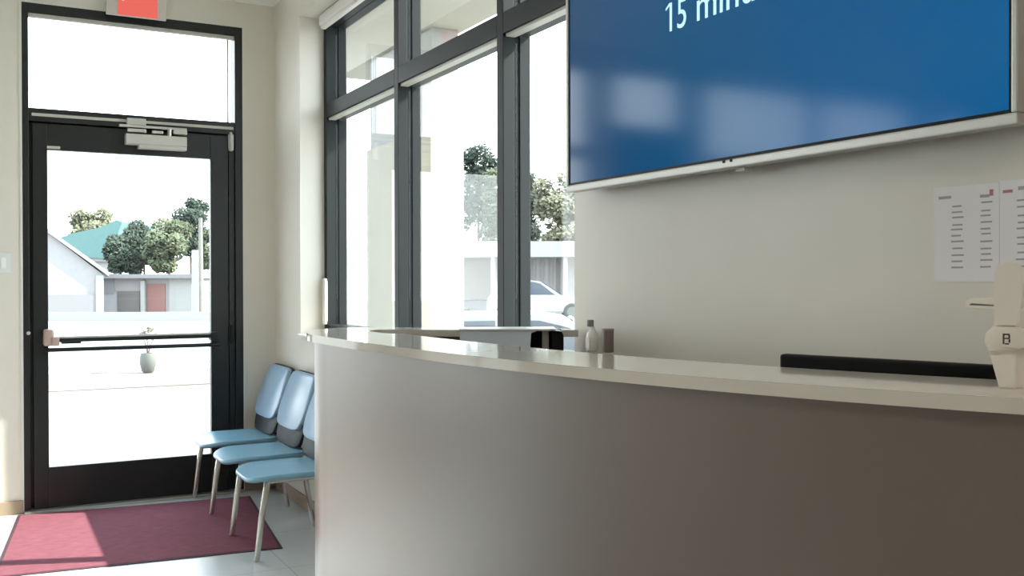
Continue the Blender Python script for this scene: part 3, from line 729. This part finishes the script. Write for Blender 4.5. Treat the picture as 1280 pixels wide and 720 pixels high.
# trees beyond the carport, seen through the tall windows
tree('leafy_tree', 598, 172, 34, 330, 62, M['leafA'], 11, 'tall dark tree right beside the porch column')
tree('leafy_tree', 626, 196, 26, 330, 58, M['leafB'], 12, 'olive tree behind the thick window mullion')
tree('leafy_tree', 664, 190, 22, 330, 64, M['leafA'], 13, 'dark green tree just right of the window mullion')
tree('leafy_tree', 700, 196, 36, 330, 56, M['leafC'], 14, 'pale yellow green tree next to the television edge')

# flat roofed carport building
cp = thing('flat_roof_building', far(2, 46, -1.7), 'white flat roofed building with dark bays beyond the parked car', 'building')
fz = 46.
bm = bmn(); q(bm, 540, 303, 800, 322, -1.2, 8); obj('fascia', bm, M['stucco'], cp)
bm = bmn(); a = A(540, 322, fz); b = A(800, 322, fz); box(bm, (a[0], fz+1.0, -1.7), (b[0], fz+7.5, a[1]), mx=VX); obj('building_walls', bm, M['siding'], cp)
bm = bmn(); q(bm, 572, 322, 613, 375, .9, 1.02); obj('bay_shade_panel', bm, M['darkwin'], cp, label='dark panel painting the shade of an open bay')  # flat dark panel paints the shade inside the open bay
for u in (657, 666, 676, 688, 697): 
    bm = bmn(); q(bm, u, 323, u+4.5, 376, .93, 1.02); obj('window_slot', bm, M['darkwin'] if u % 2 else M['siding2'], cp)
bm = bmn(); q(bm, 614, 322, 619, 378, -1.0, -.7); obj('post', bm, M['stucco'], cp)
bm = bmn(); q(bm, 703, 322, 708, 378, -1.0, -.7); obj('post', bm, M['stucco'], cp)

# porch column and beam
PX = 2.4
pc = thing('porch_column', (2.51, 6.04, -.06), 'cream stucco porch column with wide base outside the windows', 'column')
bm = bmn(); box(bm, (PX, 5.476, -.06), (2.625, 6.61, 2.17), .004); obj('column_base', bm, M['cream'], pc)
bm = bmn(); box(bm, (PX+.02, 5.50, 2.17), (2.60, 6.585, 2.80), .003); obj('column_shaft', bm, M['stucco'], pc, label='white upper shaft')
bm = bmn(); box(bm, (PX-.01, 4.73, 2.80), (2.64, 7.2, 3.35)); struct('porch_beam', bm, M['cream'], 'cream beam carried by the porch column', 'beam')
bm = bmn(); box(bm, (W+.27, 4.73, 3.2), (PX-.01, 7.2, 3.3)); struct('porch_soffit', bm, M['cream'], 'cream soffit over the porch', 'ceiling')

# cars
def car(u, fwd, zgr, label, ang=0, flip=1):
    p = far(at(u, fwd), fwd, zgr)
    d = HR.copy(); a = math.radians(ang); d = Vector((d.x*math.cos(a)-d.y*math.sin(a), d.x*math.sin(a)+d.y*math.cos(a), 0)); n = Vector((-d.y, d.x, 0))
    mx = Matrix(((d.x, n.x, 0, p.x), (d.y, n.y, 0, p.y), (0, 0, 1, p.z), (0, 0, 0, 1)))
    t = thing('parked_car', p, label, 'car', 'white cars parked outside the windows')
    body = [(-1.85, .28), (-1.88, .62), (-1.80, .86), (-1.70, .92), (.75, .92), (1.45, .80), (1.80, .68), (1.88, .50), (1.85, .28)]
    bm = bmn(); prism(bm, body, 'y', -.82, .82, .05, mx=mx); obj('body', bm, M['carwhite'], t, smooth=True)
    cab = [(-1.72, .90), (-1.48, 1.36), (-1.25, 1.44), (-.2, 1.45), (.10, 1.40), (.85, .90)]
    bm = bmn(); prism(bm, cab, 'y', -.70, .70, .06, mx=mx); obj('cabin', bm, M['carwhite'], t, smooth=True)
    for s in (-1, 1):
        y0, y1 = (-.712, -.69) if s < 0 else (.69, .712)
        bm = bmn(); prism(bm, [(-.48, .93), (-.48, 1.40), (-.18, 1.40), (.08, 1.34), (.60, .93)], 'y', y0, y1, mx=mx); obj('side_window', bm, M['carglass'], t)
        bm = bmn(); prism(bm, [(-1.50, .95), (-1.36, 1.34), (-1.22, 1.39), (-.55, 1.40), (-.55, .93)], 'y', y0, y1, mx=mx); obj('side_window', bm, M['carglass'], t)
        for x in (-1.2, 1.22):
            wm = mx @ Matrix.Translation((x, s*.80, .31)) @ Matrix.Rotation(PI/2, 4, 'X')
            bm = bmn(); lathe(bm, [(.20, -.09), (.29, -.09), (.31, -.06), (.31, .06), (.29, .09), (.20, .09)], n=24, mx=wm); w = obj('wheel', bm, M['tyre'], t, smooth=True)
            bm = bmn(); lathe(bm, [(.05, -.095), (.19, -.092), (.19, .092), (.05, .095)], n=16, mx=wm); obj('hub', bm, M['clay'], w, smooth=True)
    bm = bmn(); prism(bm, [(.14, 1.385), (.17, 1.40), (.87, .935), (.83, .925)], 'y', -.62, .62, mx=mx); obj('windshield', bm, M['carglass'], t)
    for ya in (-.7, .45):
        bm = bmn(); box(bm, (1.80, ya, .52), (1.885, ya+.25, .64), .02, mx=mx); obj('headlight', bm, M['trim'], t)
car(672, 36, -.2, 'white parked car farther off, in front of the flat roofed building')
car(695, 9.0, -.50, 'white parked car nearest the window, only its roof showing')

# potted plant by the pinkish paving
pp = far(at(184.5, 15.4), 15.4, -.2)
pt = thing('potted_plant', pp, 'pale flowering plant in a grey green pot outside the door', 'plant')
bm = bmn(); lathe(bm, [(.07, 0), (.10, .04), (.125, .16), (.12, .26), (.105, .31), (.09, .31), (.085, .25)], pp, 20); obj('pot', bm, M['clay'], pt, smooth=True)
bm = bmn(); rnd = random.Random(3)
for k in range(7):
    a = rnd.uniform(0, 2*PI); tube(bm, [pp+Vector((0, 0, .25)), pp+Vector((math.cos(a)*.05, math.sin(a)*.05, .45)), pp+Vector((math.cos(a)*.14, math.sin(a)*.14, .62+rnd.uniform(-.05, .08)))], [.008, .006, .004], 6)
obj('stems', bm, mat('reddish_stem', (0.162, 0.115, 0.101), .8), pt)
bm = bmn()
for k in range(9): leafball(bm, pp+Vector((rnd.uniform(-.15, .15), rnd.uniform(-.12, .12), rnd.uniform(.55, .74))), .06, 24, .025, rnd)
obj('blossom', bm, mat('pale_blossom', (0.189, 0.169, 0.142), .9), pt)
# low shrub outside beside the column
tree('low_shrub', 588, 388, 14, 405, 30, M['leafB'], 21, 'low olive shrub on the lot beside the porch column', cat='shrub', trunk=False, density=.5)

# ------------------------------------------------------------------ light
wd = bpy.data.worlds.new('sky'); S.world = wd; wd.use_nodes = True; nt = wd.node_tree
bg = nt.nodes['Background']; tc = nt.nodes.new('ShaderNodeTexCoord'); sp = nt.nodes.new('ShaderNodeSeparateXYZ'); rp = nt.nodes.new('ShaderNodeValToRGB')
nt.links.new(tc.outputs['Generated'], sp.inputs[0]); nt.links.new(sp.outputs['Z'], rp.inputs[0]); nt.links.new(rp.outputs[0], bg.inputs[0])
rp.color_ramp.elements[0].position = 0; rp.color_ramp.elements[0].color = (.985, .985, 1, 1)
rp.color_ramp.elements[1].position = .8; rp.color_ramp.elements[1].color = (.70, .85, 1, 1)
SKY = 6.2; bg.inputs['Strength'].default_value = SKY
sl = bpy.data.lights.new('sun', 'SUN'); sl.energy = 17; sl.angle = math.radians(.6); sl.color = (1, .94, .84)
so = bpy.data.objects.new('sun', sl); COL.objects.link(so)
sd = Vector((1, -.37, 0)).normalized(); tanel = .84
sdir = Vector((sd.x, sd.y, tanel)).normalized()
so.rotation_euler = sdir.to_track_quat('Z', 'Y').to_euler(); so.location = (10, -6, 8)

# unseen ceiling panels added to brighten the room; narrow one matches shade below television
for x, y, hx, hy, mm, lab in [(.93, 1.6, .13, .6, 'diffuser_wall', 'narrow ceiling light panel above the reception counter'), (-.5, -1.0, .3, .6, 'fill_bright', 'long bright fill panel added on the ceiling behind the viewer'),
                              (-2.2, 2.6, .3, .6, 'diffuser', 'long fill panel added on the ceiling over the open waiting area')]:
    t = thing('unseen_ceiling_light', (x, y, CEIL-.03), lab, 'light', 'ceiling light panels')
    bm = bmn()
    for lo, hi in (((-hx, -hy), (hx, -hy+.03)), ((-hx, hy-.03), (hx, hy)), ((-hx, -hy+.03), (-hx+.03, hy-.03)), ((hx-.03, -hy+.03), (hx, hy-.03))): box(bm, (x+lo[0], y+lo[1], CEIL-.02), (x+hi[0], y+hi[1], CEIL))
    obj('frame', bm, M['trim'], t)
    bm = bmn(); box(bm, (x-hx+.03, y-hy+.03, CEIL-.012), (x+hx-.03, y+hy-.03, CEIL)); obj('diffuser', bm, M[mm], t)

# ------------------------------------------------------------------ view
vs = S.view_settings
S.display_settings.display_device = 'sRGB'
vs.view_transform = 'Standard'; vs.look = 'None'; vs.gamma = 1; vs.use_curve_mapping = False; vs.exposure = 0
try:
    S.cycles.use_denoising = True; S.cycles.max_bounces = 12; S.cycles.diffuse_bounces = 6; S.cycles.transparent_max_bounces = 16
    S.cycles.caustics_reflective = False; S.cycles.caustics_refractive = False; S.cycles.sample_clamp_indirect = 6
except Exception: pass
